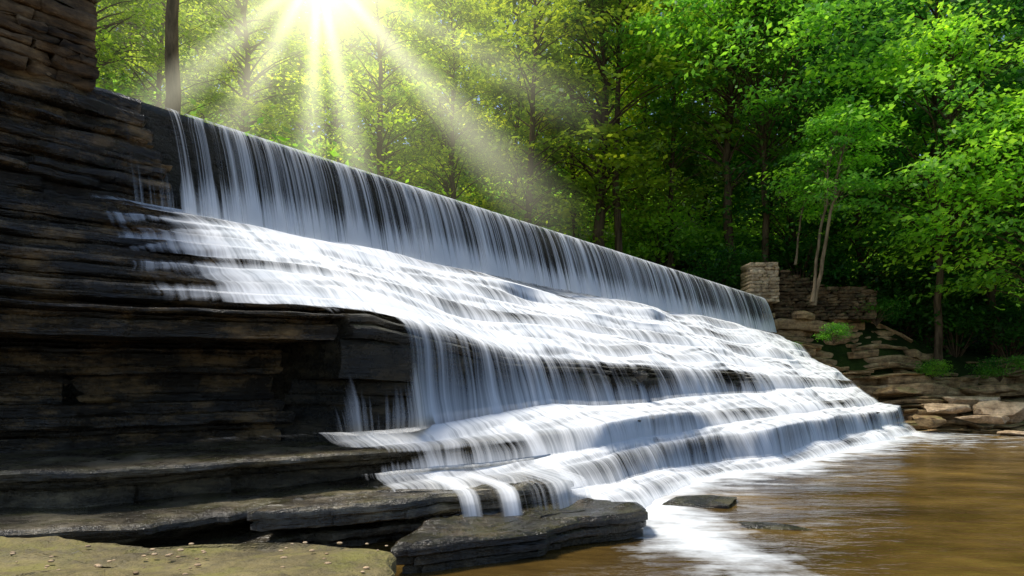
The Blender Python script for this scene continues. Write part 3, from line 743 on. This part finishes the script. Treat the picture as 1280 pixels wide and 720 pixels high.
V, Fc, tt = leaves(np.concatenate(P), rng, 1.05)
o = link('far_woodland', npmesh('far_woodland', V, Fc, M_leaf, smooth=False, attrs={'tint': tt})); o.color = c4((.17, .28, .03))
tag(o, 'mass of far green woodland covering the hillside behind the trees', 'woodland', kind='stuff')

# ---------------------------------------------------------------- emissive cones imitating shafts of sunlight
G = Vector(at(397, -45, 20.))  # chosen point the cones fan out from, apart from the sun lamp's direction
def beam_glow_mat(name, slope, L, k):  # beam light put in as volume emission, fading outward and along the cone
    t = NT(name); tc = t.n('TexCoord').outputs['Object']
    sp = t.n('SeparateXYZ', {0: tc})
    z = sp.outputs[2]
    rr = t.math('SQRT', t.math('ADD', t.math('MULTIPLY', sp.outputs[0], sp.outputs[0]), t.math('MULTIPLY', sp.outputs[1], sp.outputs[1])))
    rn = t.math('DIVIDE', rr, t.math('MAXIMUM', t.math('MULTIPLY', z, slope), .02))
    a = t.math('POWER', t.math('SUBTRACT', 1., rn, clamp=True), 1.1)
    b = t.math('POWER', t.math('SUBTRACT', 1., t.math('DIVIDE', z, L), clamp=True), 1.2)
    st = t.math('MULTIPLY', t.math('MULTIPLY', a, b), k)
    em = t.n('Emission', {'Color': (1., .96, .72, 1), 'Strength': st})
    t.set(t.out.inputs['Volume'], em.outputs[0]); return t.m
BE = [(150, 172, 15.5, .85, .9, 'leftmost broad self-glowing shaft of sunlight slanting over the left end of the crest'),
      (275, 187, 16, .75, 1., 'second self-glowing shaft of sunlight from the left falling over the crest'),
      (385, 268, 15.5, .65, 1.2, 'bright steep self-glowing shaft of sunlight, left one of the central pair'),
      (455, 262, 15.5, .68, 1.1, 'bright steep self-glowing shaft of sunlight, right one of the central pair'),
      (665, 250, 16, 1., .9, 'long self-glowing shaft of sunlight slanting down to the right of centre'),
      (715, 130, 18, .9, .5, 'faint rightmost self-glowing shaft of sunlight high among the trees')]
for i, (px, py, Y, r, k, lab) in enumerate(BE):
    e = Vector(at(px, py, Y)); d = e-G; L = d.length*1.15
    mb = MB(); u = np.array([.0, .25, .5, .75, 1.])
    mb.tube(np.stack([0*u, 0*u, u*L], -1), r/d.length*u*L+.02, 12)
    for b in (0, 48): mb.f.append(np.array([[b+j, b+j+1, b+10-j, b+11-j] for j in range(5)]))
    me = mb.mesh('sunbeam', beam_glow_mat('beam_glow', r/d.length, L, 1.5*k))
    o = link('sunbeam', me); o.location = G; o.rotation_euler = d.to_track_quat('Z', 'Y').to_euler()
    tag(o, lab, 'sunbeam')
# emissive ball of haze imitating the sun's glow through the canopy
t = NT('emissive_haze'); tc = t.n('TexCoord').outputs['Object']
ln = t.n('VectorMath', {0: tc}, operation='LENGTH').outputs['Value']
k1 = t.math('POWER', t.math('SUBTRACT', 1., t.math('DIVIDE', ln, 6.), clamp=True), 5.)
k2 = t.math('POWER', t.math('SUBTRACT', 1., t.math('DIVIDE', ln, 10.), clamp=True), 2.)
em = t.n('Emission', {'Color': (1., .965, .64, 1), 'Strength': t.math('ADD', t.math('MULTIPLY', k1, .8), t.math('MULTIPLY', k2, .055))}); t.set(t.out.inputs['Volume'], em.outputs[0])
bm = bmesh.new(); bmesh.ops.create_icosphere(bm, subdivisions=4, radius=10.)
me = bpy.data.meshes.new('sun_glow_haze'); bm.to_mesh(me); bm.free(); me.materials.append(t.m)
o = link('sun_glow_haze', me); o.location = G+Vector((0, .8, 0))
tag(o, 'self-glowing pale yellow haze imitating the sun shining through the canopy', 'sunlit haze', kind='stuff')

# ---------------------------------------------------------------- light, world, camera
EL, AZ = R(66), R(-78)
d = Vector((math.sin(AZ)*math.cos(EL), math.cos(AZ)*math.cos(EL), math.sin(EL)))
sun = bpy.data.lights.new('sun', 'SUN'); sun.energy = 4.4; sun.angle = R(14); sun.color = (1, .95, .86)
so = bpy.data.objects.new('sun', sun); C.objects.link(so); so.rotation_euler = d.to_track_quat('Z', 'Y').to_euler(); so.location = (0, 0, 40)
w = bpy.data.worlds.new('World'); bpy.context.scene.world = w; w.use_nodes = True
nt = w.node_tree; sk = nt.nodes.new('ShaderNodeTexSky'); sk.sky_type = 'NISHITA'; sk.sun_disc = False
sk.sun_elevation = EL; sk.sun_rotation = AZ % (2*math.pi)
bg = nt.nodes['Background']; bg.inputs['Strength'].default_value = .15; nt.links.new(sk.outputs[0], bg.inputs['Color'])
cam = bpy.data.cameras.new('camera'); co = bpy.data.objects.new('camera', cam); C.objects.link(co)
co.location = (0, 0, CAMZ); co.rotation_euler = (R(90), 0, 0)
cam.lens = 24; cam.sensor_width = 36; cam.shift_y = 126/1280; cam.clip_end = 2000; cam.clip_start = .05
bpy.context.scene.camera = co
v = bpy.context.scene.view_settings; v.view_transform = 'Standard'; v.look = 'None'; v.exposure = 0
